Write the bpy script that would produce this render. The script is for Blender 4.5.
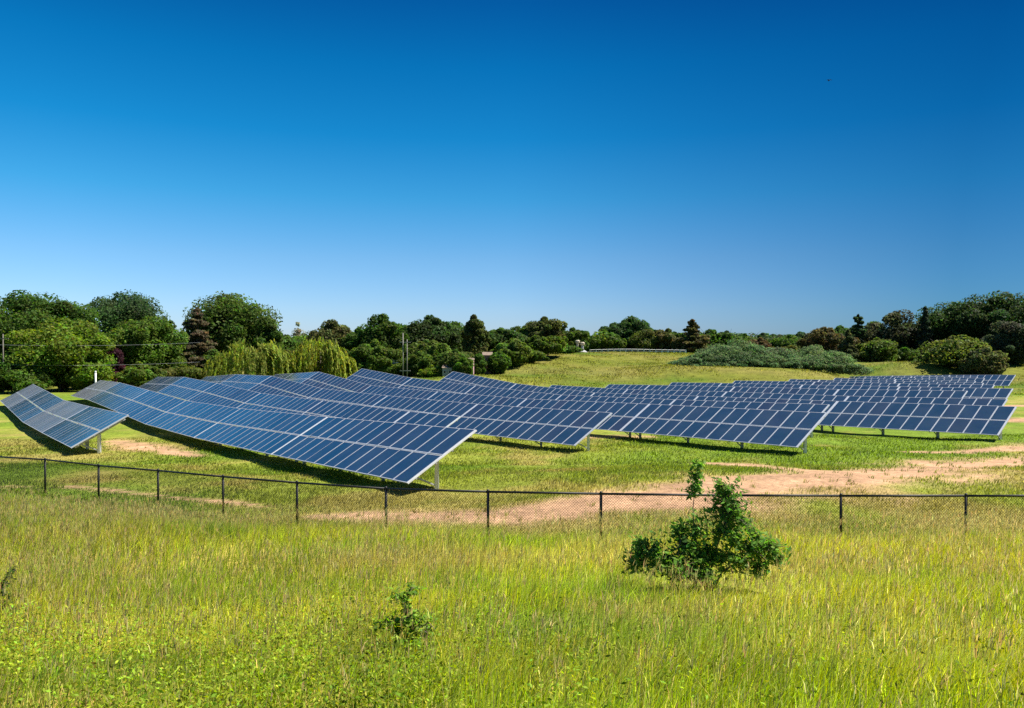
import bpy, math
import numpy as np
from mathutils import Vector
R = math.radians
rng = np.random.default_rng(11)
sc = bpy.context.scene
for o in list(bpy.data.objects):
    bpy.data.objects.remove(o)

# ------------------------------------------------------------------ camera, sky, sun, exposure
FPX, CX, CY, HOR = 766.0, 512.0, 354.0, 345.0
PITCH = math.atan((CY - HOR) / FPX)
cam = bpy.data.objects.new('camera', bpy.data.cameras.new('camera'))
sc.collection.objects.link(cam)
cam.data.sensor_width = 36.0
cam.data.lens = 36.0 * FPX / 1024.0
cam.data.clip_start = 0.1
cam.data.clip_end = 5000
cam.rotation_euler = (R(90) - PITCH, 0, 0)
sc.camera = cam

SUN_AZ, SUN_EL = R(80), R(54)          # azimuth clockwise from +Y (the view direction)
world = bpy.data.worlds.new('World'); sc.world = world
world.use_nodes = True
wn, wl = world.node_tree.nodes, world.node_tree.links
sky = wn.new('ShaderNodeTexSky'); sky.sky_type = 'NISHITA'; sky.sun_disc = False
sky.sun_elevation = SUN_EL; sky.sun_rotation = SUN_AZ
sky.air_density = 1.0; sky.dust_density = 0.2; sky.ozone_density = 3.0; sky.altitude = 200
# the deep polarised blue of this clear sky: one tint by elevation, one by bearing (both fixed in the world)
wtc = wn.new('ShaderNodeTexCoord'); wsx = wn.new('ShaderNodeSeparateXYZ'); wl.new(wtc.outputs['Generated'], wsx.inputs[0])
def wramp(sock, lo, hi, stops):
    mr_ = wn.new('ShaderNodeMapRange'); mr_.inputs[1].default_value = lo; mr_.inputs[2].default_value = hi
    wl.new(sock, mr_.inputs[0]); r_ = wn.new('ShaderNodeValToRGB'); wl.new(mr_.outputs[0], r_.inputs[0])
    while len(r_.color_ramp.elements) < len(stops): r_.color_ramp.elements.new(.5)
    for e_, (p_, c_) in zip(r_.color_ramp.elements, stops): e_.position = (p_ - lo) / (hi - lo); e_.color = (*c_, 1)
    return r_.outputs[0]
TINT_EL = [(0.0,(.46,.57,.86)), (.046,(.44,.59,.83)), (.11,(.34,.57,.76)), (.186,(.13,.55,.735)), (.259,(.03,.47,.69)), (.338,(.01,.39,.62)), (.407,(.006,.27,.51)), (.55,(.08,.30,.50)), (.85,(.34,.50,.66))]
TINT_AZ = [(-.5,(1,1,1)), (0,(.78,.80,.83)), (.25,(.48,.56,.63)), (.5,(.20,.36,.45))]
def wmul(a_, b_):
    m_ = wn.new('ShaderNodeMix'); m_.data_type = 'RGBA'; m_.blend_type = 'MULTIPLY'; m_.inputs[0].default_value = 1
    wl.new(a_, m_.inputs[6]); wl.new(b_, m_.inputs[7]); return m_.outputs[2]
skyc = wmul(sky.outputs[0], wramp(wsx.outputs[2], 0.0, 1.0, TINT_EL))
skyc = wmul(skyc, wramp(wsx.outputs[0], -0.6, 0.6, TINT_AZ))
wl.new(skyc, wn['Background'].inputs['Color'])
wn['Background'].inputs['Strength'].default_value = 0.104

sun = bpy.data.objects.new('sun', bpy.data.lights.new('sun', 'SUN'))
sc.collection.objects.link(sun)
sun.data.energy = 5.0; sun.data.angle = R(0.53); sun.data.color = (1.0, 0.94, 0.84)
SUNV = Vector((math.sin(SUN_AZ) * math.cos(SUN_EL), math.cos(SUN_AZ) * math.cos(SUN_EL), math.sin(SUN_EL)))
sun.rotation_euler = SUNV.to_track_quat('Z', 'Y').to_euler()
sun.location = (40, 10, 60)

sc.view_settings.view_transform = 'Standard'
sc.view_settings.look = 'None'
sc.view_settings.exposure = 1.0
sc.view_settings.gamma = 1.0
sc.cycles.max_bounces = 6
sc.cycles.transparent_max_bounces = 8
sc.cycles.use_denoising = False

# ------------------------------------------------------------------ surveying: pixel rays -> world points
cP, sP = math.cos(PITCH), math.sin(PITCH)
def ray(u, v):
    a = (u - CX) / FPX; b = (CY - v) / FPX
    return np.array([a, cP + b * sP, -sP + b * cP])
def at_y(u, v, y):
    r = ray(u, v); return r * (y / r[1])

AL, TILT, SLOPE = R(52.3), R(29.45), 3.29
NV = np.array([math.sin(AL), math.cos(AL), 0.0])          # from the low edge of a row towards its high edge
EW = np.array([-math.cos(AL), math.sin(AL), 0.0])         # along a row, away from the camera
TV = np.array([NV[0] * math.cos(TILT), NV[1] * math.cos(TILT), math.sin(TILT)]) * SLOPE
def at_n(u, v, n):
    r = ray(u, v); return r * (n / (r @ NV))

# rows of solar tables: distance of the high edge along NV, then the high-edge joints
ROWS = [
 ('short separate far left row', 9.3, [(129,415.3),(90,406.9),(64.4,400.6),(44.4,390),(33.0,384.3)]),
 ('big nearest row', 16.01, [(476.9,430.6),(328.1,417.5),(241.3,409.1),(186.3,401),(149.4,390.6),(120.3,382.9),(100,380.6)]),
 ('row right behind the nearest row', 23.77, [(461,417),(410,412),(323.7,401),(261,393.5),(217.5,383.5),(184.4,377.3),(157,377.3)]),
 ('row ending left of the shrub', 30.92, [(612.5,413.3),(478,404.5),(388,396),(322.8,389),(272,376.2),(236,374.6),(206,377)]),
 ('row ending right above the shrub', 38.83, [(827.5,413.5),(650,404.5),(527,399.2),(438,392),(371.5,385.8),(319,372),(276,374.6)]),
 ('fifth row from the front', 46.71, [(830,405),(675.6,400),(562,395.3),(476,385.9),(412.7,378.2),(362,368.7)]),
 ('row ending nearest the right edge', 55.18, [(1017,407),(838,401.5),(698.6,396.4),(595,393.0),(516.6,383.8),(453,371.6)]),
 ('low row behind the right-edge row', 63.45, [(1008,399.5),(849,396.4),(727,391.9),(628,389.6),(552,385.2)]),
 ('short row in the far middle', 71.3, [(968,391.2),(839,389.6),(735,387.0),(650,385.2),(609,384.6)]),
 ('far row with second highest end', 79.2, [(1013.5,389),(900,386.8),(803,385.0),(722,383.3),(672,382.6)]),
 ('far row below the dry hillside', 87.0, [(995,385.2),(900,383.6),(815,382.0),(735,380.8)]),
 ('dim far row under the junipers', 94.9, [(984,383.2),(896,381.4),(820,380.0),(790,379.4)]),
 ('dim far row right of junipers', 102.7, [(976,381.4),(896,379.5),(835,378.1)]),
 ('narrow far row near the hill', 110.6, [(968,379.8),(895,377.6)]),
 ('narrow far row below the bush', 118.4, [(985,378.6),(915,376.5)]),
 ('thin row before the farthest row', 126.3, [(978,377.0),(912,376.6),(866,377.2)]),
 ('farthest row with highest right end', 134.1, [(1016,375),(950,375.3),(893,375.8),(850,376.6)]),
]
TAB = []                                                   # (row text, index, right high corner, left high corner, cells)
for name, n, joints in ROWS:
    P = [at_n(u, v, n) for u, v in joints]
    for i in range(len(P) - 1):
        L = float(np.linalg.norm(P[i + 1] - P[i]))
        TAB.append((name, i, P[i], P[i + 1], max(2, int(round((L - 0.15) / 1.0)))))

# ------------------------------------------------------------------ terrain: smooth blend of surveyed points
CTRL = []
for _, i, a, b, _ in TAB:
    for q in (0.0, 0.5, 1.0):
        p = a + (b - a) * q - TV * 0.5
        CTRL.append((p[0], p[1], p[2] - (1.24 if i == 0 and q == 0 else 1.33)))
FENCE = [(-90,31.0),(-6,29.2),(45,27.6),(98.5,26.2),(158,24.8),(223,23.3),(297,21.8),(386,20.5),(488,19.4),(601,19.2),(723,19.15),(841,19.15),(966,19.15),(1091,19.15)]
RAILV = [452,456,459,465,470,476,482,488,491,493,494.5,495,495,495]
FP = []
for (u, y), v in zip(FENCE, RAILV):
    p = at_y(u, v, y); FP.append((p[0], p[1], p[2] - 1.22)); CTRL.append(FP[-1])
for x in (-12,-8,-4,0,4,8,12):
    for y in (-4, 0, 4, 8, 11):
        CTRL.append((x, y, -1.7 - 0.166 * y if y > 0 else -1.7))
for x in (16, 22, 30):
    for y in (0, 6, 12): CTRL.append((x, y, -1.9 - 0.155 * y))
    CTRL.append((x, 19, -4.95))
for x in (-16, -22, -30):
    for y in (0, 6, 12, 20): CTRL.append((x, y, -1.9 - 0.125 * y))
def cp(u, v, y, dz=0.0):
    p = at_y(u, v, y); CTRL.append((p[0], p[1], p[2] + dz))
for u, v, y in [(480,374,114),(520,362,138),(560,354,152),(580,351,162),(630,351,168),(680,352,168),(600,385,110),(640,376,125),(680,385,112),(740,383,112),
                (560,372,125),(660,364,130),(690,365,130),(720,365.5,130),(750,366,130),(780,366,130),(810,366,130),(840,366,130),(870,365.5,130),(690,361,138),(740,362,138),(790,362,138),(840,361.5,138),(900,359,150),(1000,364,150),(1080,366,150),(960,362,160),(830,358,155),(540,350,230),(680,349,230),
                (830,350,230),(980,352,230),(1150,352,230),(440,372,135),(400,374,135),(350,376,135),(300,380,128),(200,384,125),(100,388,118),(20,392,110),(-80,392,112),(-200,392,120),
                (440,360,200),(300,362,200),(100,364,190),(-100,366,190),(1150,380,150),(1300,385,130),(1200,420,60),(1300,440,45)]:
    cp(u, v, y)
for x, y, z in [(-400,100,-6),(400,100,-6),(-300,350,-4),(0,400,-3),(300,350,-3),(0,1500,-6),(-900,900,-6),(900,900,-6),(-60,30,-6),(70,30,-5.6),(0,-60,-2),(-80,-60,-2),(80,-60,-2)]:
    CTRL.append((x, y, z))
CT = np.array(CTRL)
def height(x, y):
    x = np.atleast_1d(np.asarray(x, float)).ravel(); y = np.atleast_1d(np.asarray(y, float)).ravel()
    out = np.empty(len(x))
    for s in range(0, len(x), 20000):
        X, Y = x[s:s+20000, None], y[s:s+20000, None]
        d2 = (X - CT[:, 0]) ** 2 + (Y - CT[:, 1]) ** 2
        w = 1.0 / (d2 + 2.0 + (0.055 * np.maximum(Y - 15, 0)) ** 2 + 0.03 * d2.min(1, keepdims=True)) ** 1.9
        out[s:s+20000] = (w * CT[:, 2]).sum(1) / w.sum(1)
    return out
def h1(x, y): return float(height(x, y)[0])
def ground_hit(u, v, ymax=260.0):
    r = ray(u, v); y = 4.0; prev = None
    while y < ymax:
        p = r * (y / r[1])
        if p[2] < h1(p[0], p[1]): return p
        y *= 1.02
    return r * (ymax / r[1])

# ------------------------------------------------------------------ helpers
def vnoise(x, y, scale, seed):
    rs = np.random.default_rng(seed); g = rs.random((64, 64))
    X, Y = np.asarray(x) / scale + 31.7, np.asarray(y) / scale + 17.3
    i, j = np.floor(X).astype(int), np.floor(Y).astype(int); fx, fy = X - i, Y - j
    fx = fx * fx * (3 - 2 * fx); fy = fy * fy * (3 - 2 * fy)
    G = lambda a, b: g[a % 64, b % 64]
    return (G(i, j) * (1 - fx) + G(i + 1, j) * fx) * (1 - fy) + (G(i, j + 1) * (1 - fx) + G(i + 1, j + 1) * fx) * fy
def fbm(x, y, scale, seed, octs=4):
    t = 0; a = 0.5; tot = 0
    for k in range(octs):
        t = t + a * vnoise(x, y, scale / 2 ** k, seed + k); tot += a; a *= 0.55
    return t / tot

def mesh_np(name, V, faces, mats, midx=None, col=None, smooth=False):
    """V (n,3); faces: list of int arrays (m,k)."""
    me = bpy.data.meshes.new(name)
    V = np.asarray(V, np.float32)
    me.vertices.add(len(V)); me.vertices.foreach_set('co', V.ravel())
    loops = np.concatenate([f.ravel() for f in faces]).astype(np.int32)
    tot = np.concatenate([np.full(len(f), f.shape[1]) for f in faces]).astype(np.int32)
    st = np.concatenate([[0], np.cumsum(tot)[:-1]]).astype(np.int32)
    me.loops.add(len(loops)); me.loops.foreach_set('vertex_index', loops)
    me.polygons.add(len(tot)); me.polygons.foreach_set('loop_start', st)
    try: me.polygons.foreach_set('loop_total', tot)
    except Exception: pass
    for m in (mats if isinstance(mats, (list, tuple)) else [mats]): me.materials.append(m)
    if midx is not None: me.polygons.foreach_set('material_index', np.asarray(midx, np.int32))
    me.update(calc_edges=True)
    if col is not None:
        a = me.attributes.new('col', 'FLOAT_COLOR', 'POINT')
        c = np.ones((len(V), 4), np.float32); c[:, :3] = col
        a.data.foreach_set('color', c.ravel())
    if smooth: me.polygons.foreach_set('use_smooth', np.ones(len(tot), bool))
    return me

def put(name, me, parent=None, loc=None, **tags):
    o = bpy.data.objects.new(name, me); sc.collection.objects.link(o)
    if parent is not None: o.parent = parent
    if loc is not None: o.location = loc
    for k, v in tags.items():
        if v: o[k] = v
    return o
def thing(name, label, category, loc, group=None, rotz=0.0):
    o = put(name, None, None, loc, label=label, category=category, group=group); o.rotation_euler = (0, 0, rotz)
    o.empty_display_size = 0.3
    return o

class MB:
    """collects boxes, tubes and quads into one mesh"""
    def __init__(s): s.v, s.f, s.m = [], [], []
    def quad(s, pts, m=0):
        k = len(s.v); s.v += [tuple(p) for p in pts]; s.f.append(tuple(range(k, k + len(pts)))); s.m.append(m)
    def box(s, o, a, b, c, m=0):
        """corner o, edge vectors a,b,c"""
        o, a, b, c = map(np.asarray, (o, a, b, c)); k = len(s.v)
        for z in (0, 1):
            for p in (o, o + a, o + a + b, o + b): s.v.append(tuple(p + c * z))
        for q in ((3,2,1,0),(4,5,6,7),(0,1,5,4),(1,2,6,5),(2,3,7,6),(3,0,4,7)):
            s.f.append(tuple(k + i for i in q)); s.m.append(m)
    def cbox(s, c, sx, sy, sz, m=0):
        s.box((c[0]-sx/2, c[1]-sy/2, c[2]-sz/2), (sx,0,0), (0,sy,0), (0,0,sz), m)
    def tube(s, p, q, r0, r1=None, n=6, m=0, cap=True):
        r1 = r0 if r1 is None else r1
        p, q = np.asarray(p, float), np.asarray(q, float); d = q - p; d /= np.linalg.norm(d) + 1e-9
        a = np.cross(d, (0,0,1) if abs(d[2]) < .9 else (1,0,0)); a /= np.linalg.norm(a); b = np.cross(d, a); k = len(s.v)
        for c, r in ((p, r0), (q, r1)):
            for i in range(n):
                t = 2*math.pi*i/n; s.v.append(tuple(c + r*(math.cos(t)*a + math.sin(t)*b)))
        for i in range(n):
            j = (i+1) % n; s.f.append((k+i, k+n+i, k+n+j, k+j)[::-1]); s.m.append(m)
        if cap:
            s.f.append(tuple(k+i for i in range(n))[::-1]); s.m.append(m); s.f.append(tuple(k+n+i for i in range(n))); s.m.append(m)
    def mesh(s, name, mats, smooth=False):
        me = bpy.data.meshes.new(name); me.from_pydata(s.v, [], s.f)
        for m in (mats if isinstance(mats, (list, tuple)) else [mats]): me.materials.append(m)
        me.polygons.foreach_set('material_index', s.m); me.update()
        if smooth: me.polygons.foreach_set('use_smooth', [True]*len(s.f))
        return me

def newmat(name):
    m = bpy.data.materials.new(name); m.use_nodes = True
    return m, m.node_tree.nodes, m.node_tree.links, m.node_tree.nodes['Principled BSDF']
def plain(name, col, rough=0.6, metal=0.0, var=0.15, scale=6.0):
    m, n, l, b = newmat(name)
    tc = n.new('ShaderNodeTexCoord'); nz = n.new('ShaderNodeTexNoise'); nz.inputs['Scale'].default_value = scale; nz.inputs['Detail'].default_value = 5
    rp = n.new('ShaderNodeValToRGB')
    rp.color_ramp.elements[0].position = .3; rp.color_ramp.elements[1].position = .7
    rp.color_ramp.elements[0].color = (*[c*(1-var) for c in col], 1); rp.color_ramp.elements[1].color = (*[min(1, c*(1+var)) for c in col], 1)
    l.new(tc.outputs['Object'], nz.inputs['Vector']); l.new(nz.outputs[0], rp.inputs[0]); l.new(rp.outputs[0], b.inputs['Base Color'])
    b.inputs['Roughness'].default_value = rough; b.inputs['Metallic'].default_value = metal
    return m
def leafmat(name, trans=0.35, rough=0.55, spec=0.3, up=0.0):
    m, n, l, b = newmat(name)
    at = n.new('ShaderNodeAttribute'); at.attribute_name = 'col'
    l.new(at.outputs['Color'], b.inputs['Base Color']); b.inputs['Roughness'].default_value = rough
    b.inputs['Specular IOR Level'].default_value = spec
    if up:                                                       # thin curled blades: shade them partly as the sward they belong to
        ge_ = n.new('ShaderNodeNewGeometry'); mn = n.new('ShaderNodeMix'); mn.data_type = 'VECTOR'; mn.inputs[0].default_value = up
        mn.inputs[5].default_value = (0, 0, 1); l.new(ge_.outputs['Normal'], mn.inputs[4]); l.new(mn.outputs[1], b.inputs['Normal'])
    tr = n.new('ShaderNodeBsdfTranslucent'); mx = n.new('ShaderNodeMixShader'); mx.inputs[0].default_value = trans
    hv = n.new('ShaderNodeHueSaturation'); hv.inputs['Saturation'].default_value = 1.1; hv.inputs['Value'].default_value = 1.3
    l.new(at.outputs['Color'], hv.inputs['Color']); l.new(hv.outputs[0], tr.inputs['Color'])
    l.new(b.outputs[0], mx.inputs[1]); l.new(tr.outputs[0], mx.inputs[2]); l.new(mx.outputs[0], n['Material Output'].inputs[0])
    return m

M_LEAF = leafmat('leaf', .48, .6, .12); M_GRASS = leafmat('grass_blade', .55, .6, .10, .85)
M_BARK = plain('bark', (.10, .08, .06), .9, 0, .4, 4)
M_PALEBARK = plain('pale_wood', (.42, .38, .32), .8, 0, .2, 4)
M_ALU = plain('aluminium', (.43, .46, .52), .55, .0, .06, 3)
M_GALV = plain('galvanised_steel', (.40, .41, .42), .5, .3, .15, 9)  # tone darkened for the shade under the tables
M_GALV_LIT = plain('sunlit_tone_galvanised_steel', (.70, .71, .72), .5, .1, .08, 9)  # lit copy of the steel: sunlight painted into end posts and rails
M_BLACK = plain('black_coated_steel', (.007, .007, .008), .6, 0, .3, 20)
M_WHITE = plain('white_paint', (.78, .78, .76), .5, 0, .06, 5)

# solar glass: dark silicon under glass; each module a slightly different wafer batch
def glassmat(name, cols, rough):
    m, n, l, b = newmat(name)
    oi = n.new('ShaderNodeObjectInfo'); rp = n.new('ShaderNodeValToRGB')
    while len(rp.color_ramp.elements) < len(cols): rp.color_ramp.elements.new(.5)
    for e, (p, c) in zip(rp.color_ramp.elements, cols): e.position = p; e.color = (*c, 1)
    l.new(oi.outputs['Random'], rp.inputs[0])
    tc = n.new('ShaderNodeTexCoord'); vo = n.new('ShaderNodeTexVoronoi'); vo.inputs['Scale'].default_value = 9
    l.new(tc.outputs['Object'], vo.inputs['Vector'])
    mx = n.new('ShaderNodeMix'); mx.data_type = 'RGBA'; mx.blend_type = 'OVERLAY'; mx.inputs[0].default_value = .08
    l.new(rp.outputs[0], mx.inputs[6]); l.new(vo.outputs['Color'], mx.inputs[7])
    # dust film: a pale uneven layer, thicker in streaks
    nz = n.new('ShaderNodeTexNoise'); nz.inputs['Scale'].default_value = .7; nz.inputs['Detail'].default_value = 6
    l.new(tc.outputs['Object'], nz.inputs['Vector'])
    mr = n.new('ShaderNodeMapRange'); mr.inputs[1].default_value = .35; mr.inputs[2].default_value = .75; mr.inputs[3].default_value = .0; mr.inputs[4].default_value = .06
    l.new(nz.outputs[0], mr.inputs[0]); dm = n.new('ShaderNodeMix'); dm.data_type = 'RGBA'
    l.new(mr.outputs[0], dm.inputs[0]); l.new(mx.outputs[2], dm.inputs[6]); dm.inputs[7].default_value = (.30,.31,.33,1); l.new(dm.outputs[2], b.inputs['Base Color'])
    b.inputs['Roughness'].default_value = rough; b.inputs['IOR'].default_value = 1.62
    return m
M_GLASS = glassmat('solar_glass', ((0, (.013,.040,.080)), (.5, (.016,.045,.090)), (.85, (.018,.042,.082)), (1, (.024,.040,.076))), .16)
M_GREY = glassmat('reflection_grey_solar_glass', ((0, (.13,.14,.155)), (.5, (.15,.155,.165)), (1, (.16,.16,.165))), .25)  # pale reflections on a few far left tables, put into the glass colour

# ------------------------------------------------------------------ ground: field, berm, hill, dirt track
def polyline_dist(px, py, pts, wid):
    best = np.full(len(px), 1e9)
    for (a, wa), (b_, wb) in zip(list(zip(pts, wid))[:-1], list(zip(pts, wid))[1:]):
        ax, ay = a[0], a[1]; dx, dy = b_[0]-ax, b_[1]-ay
        t = np.clip(((px-ax)*dx + (py-ay)*dy) / (dx*dx+dy*dy+1e-9), 0, 1)
        d = np.hypot(px-(ax+t*dx), py-(ay+t*dy)) / (wa + (wb-wa)*t)
        best = np.minimum(best, d)
    return best
TRACKS = [  # pixel centreline and half-width in metres
 ([(1160,452),(1024,463),(950,468),(880,474),(820,480),(760,484),(690,495),(620,504),(560,510),(500,515),(440,517),(380,517),(310,517)], [2.2,2.4,2.6,2.7,2.5,2.2,1.9,1.7,1.45,1.25,1.1,.8,.3]),
 ([(860,474),(800,470),(745,466),(700,464)], [1.2,1.0,.8,.3]),
 ([(1100,444),(1024,448),(960,453),(900,452)], [1.2,1.0,.9,.3]),
 ([(1100,418),(1024,421),(1000,423)], [1.6,1.3,.4]),
 ([(1100,404),(1024,406),(1004,407)], [1.6,1.2,.4]),
 ([(112,442),(150,448),(192,457)], [.5,1.3,.5]),
 ([(60,487),(110,492),(160,497),(215,503),(270,509)], [.1,.2,.15,.25,.15]),
 ([(0,486),(30,488)], [.2,.1]),
 ([(600,437),(640,438)], [1.0,.8]),
]
TRK = []
for pts, wid in TRACKS: TRK.append(([ground_hit(u, v) for u, v in pts], wid))
def dirt_mask(x, y):
    x, y = np.asarray(x), np.asarray(y); m = np.zeros(len(x))
    nz = fbm(x, y, 1.3, 5); nz2 = fbm(x, y, 5.0, 77)
    near = (y > 15) & (y < 110)
    for pts, wid in TRK:
        d = np.full(len(x), 9.0); d[near] = polyline_dist(x[near], y[near], pts, wid)
        m = np.maximum(m, np.clip(1.6 - d + (nz - .5) * 1.6 + (nz2 - .5) * .6, 0, 1))
    return m
def axis(breaks):
    out = []
    for a, b_, st in breaks: out += list(np.arange(a, b_, st))
    return np.array(out)
gx = axis([(-1500,-300,60),(-300,-90,6),(-90,-30,1.6),(-30,36,.5),(36,90,1.6),(90,300,6),(300,1501,60)])
gy = axis([(-60,-4,4),(-4,16,.5),(16,46,.33),(46,115,1.3),(115,240,3),(240,500,20),(500,3000,125)])
GX, GY = np.meshgrid(gx, gy); X, Y = GX.ravel(), GY.ravel()
Z = height(X, Y) + (fbm(X, Y, 3.0, 40) - .5) * .12 * (np.abs(Y) < 120)
DM = dirt_mask(X, Y)
nx, ny = len(gx), len(gy)
I = (np.arange(ny-1)[:, None] * nx + np.arange(nx-1)[None]).ravel()
Q = np.stack([I, I+1, I+nx+1, I+nx], 1)
fm = DM[Q].mean(1) > .5
GM, n, l, b = newmat('field_ground')
at = n.new('ShaderNodeAttribute'); at.attribute_name = 'col'
ge = n.new('ShaderNodeNewGeometry')
n1 = n.new('ShaderNodeTexNoise'); n1.inputs['Scale'].default_value = 5.5; n1.inputs['Detail'].default_value = 8; n1.inputs['Roughness'].default_value = .7
l.new(ge.outputs['Position'], n1.inputs['Vector'])
mr = n.new('ShaderNodeMapRange'); mr.inputs[1].default_value = .25; mr.inputs[2].default_value = .75; mr.inputs[3].default_value = .5; mr.inputs[4].default_value = 1.5
l.new(n1.outputs[0], mr.inputs[0])
n2 = n.new('ShaderNodeTexNoise'); n2.inputs['Scale'].default_value = .55; n2.inputs['Detail'].default_value = 6; n2.inputs['Roughness'].default_value = .75
l.new(ge.outputs['Position'], n2.inputs['Vector'])
mr2 = n.new('ShaderNodeMapRange'); mr2.inputs[1].default_value = .3; mr2.inputs[2].default_value = .7; mr2.inputs[3].default_value = .62; mr2.inputs[4].default_value = 1.38
l.new(n2.outputs[0], mr2.inputs[0]); mm = n.new('ShaderNodeMath'); mm.operation = 'MULTIPLY'; l.new(mr.outputs[0], mm.inputs[0]); l.new(mr2.outputs[0], mm.inputs[1])
mu = n.new('ShaderNodeMix'); mu.data_type = 'RGBA'; mu.blend_type = 'MULTIPLY'; mu.inputs[0].default_value = 1
l.new(at.outputs['Color'], mu.inputs[6]); l.new(mm.outputs[0], mu.inputs[7]); l.new(mu.outputs[2], b.inputs['Base Color'])
b.inputs['Roughness'].default_value = .95; b.inputs['Specular IOR Level'].default_value = .1
bp = n.new('ShaderNodeBump'); bp.inputs['Strength'].default_value = .7; bp.inputs['Distance'].default_value = .08
l.new(n1.outputs[0], bp.inputs['Height']); l.new(bp.outputs[0], b.inputs['Normal'])
def lerp(a, b_, t): return a + (b_ - a) * np.asarray(t)[:, None]
def smooth01(t, a, b_): 
    t = np.clip((t - a) / (b_ - a), 0, 1); return t*t*(3-2*t)
def grass_tone(x, y):
    """colour of the sward at a place: lush, dry and tan patches"""
    p1 = fbm(x, y, 9.0, 21); p2 = fbm(x, y, 2.2, 33); hill = smooth01(y, 100, 118)
    lush = np.array([.150, .230, .022]); mid = np.array([.225, .265, .034]); dry = np.array([.36, .29, .085]); hillc = np.array([.160, .172, .023])
    c = lerp(lush[None], mid[None], smooth01(p1, .35, .6))
    c = lerp(c, dry[None], .75 * smooth01(.45*p1 + .55*p2, .50, .66))
    hc = lerp(hillc[None], np.array([.100, .155, .014])[None], smooth01(fbm(x, y*2.0, 22, 61, 6), .42, .60))
    hc = lerp(hc, np.array([.24, .205, .055])[None], .6 * smooth01(fbm(x, y*2.2, 14, 91, 6), .50, .68))
    return lerp(c, hc, hill)
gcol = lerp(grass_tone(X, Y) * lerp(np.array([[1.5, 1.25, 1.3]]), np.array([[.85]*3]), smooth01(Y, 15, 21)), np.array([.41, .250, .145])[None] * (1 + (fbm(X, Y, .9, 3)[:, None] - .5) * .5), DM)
ground_me = mesh_np('field', np.stack([X, Y, Z], 1), [Q[~fm]], GM, col=gcol, smooth=True)
put('field', ground_me, kind='structure', label='rolling mown grass field and hill with dry patches', category='ground')
used = np.unique(Q[fm]); remap = np.full(len(X), -1); remap[used] = np.arange(len(used))
put('dirt_track', mesh_np('dirt_track', np.stack([X, Y, Z], 1)[used], [remap[Q[fm]]], GM, col=gcol[used], smooth=True),
    kind='structure', label='bare tan dirt track curving through the grass behind the fence', category='path')

# ------------------------------------------------------------------ solar tables
def module_mesh(o, a, b_, w, glass):
    """o corner, a width vector, b_ length vector, w unit normal"""
    mb = MB(); th = .04
    A, B = np.linalg.norm(a), np.linalg.norm(b_); fa, fb = a/A*.028, b_/B*.028
    q = [o, o+a, o+a+b_, o+b_]; i = [o+fa+fb, o+a-fa+fb, o+a+b_-fa-fb, o+b_+fa-fb]
    for k in range(4):
        j = (k+1) % 4; mb.quad((q[k], q[j], i[j], i[k]), 0)
        mb.quad((q[k]-w*th, q[j]-w*th, q[j], q[k]), 0)
    mb.quad([p - w*.006 for p in i], 1); mb.quad([p - w*th for p in q[::-1]], 0)
    return mb.mesh('solar_module', [M_ALU, glass])
ORD = ['first', 'second', 'third', 'fourth', 'fifth', 'sixth', 'seventh']
rowlen = {}
for t in TAB: rowlen[t[0]] = rowlen.get(t[0], 0) + 1
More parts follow.
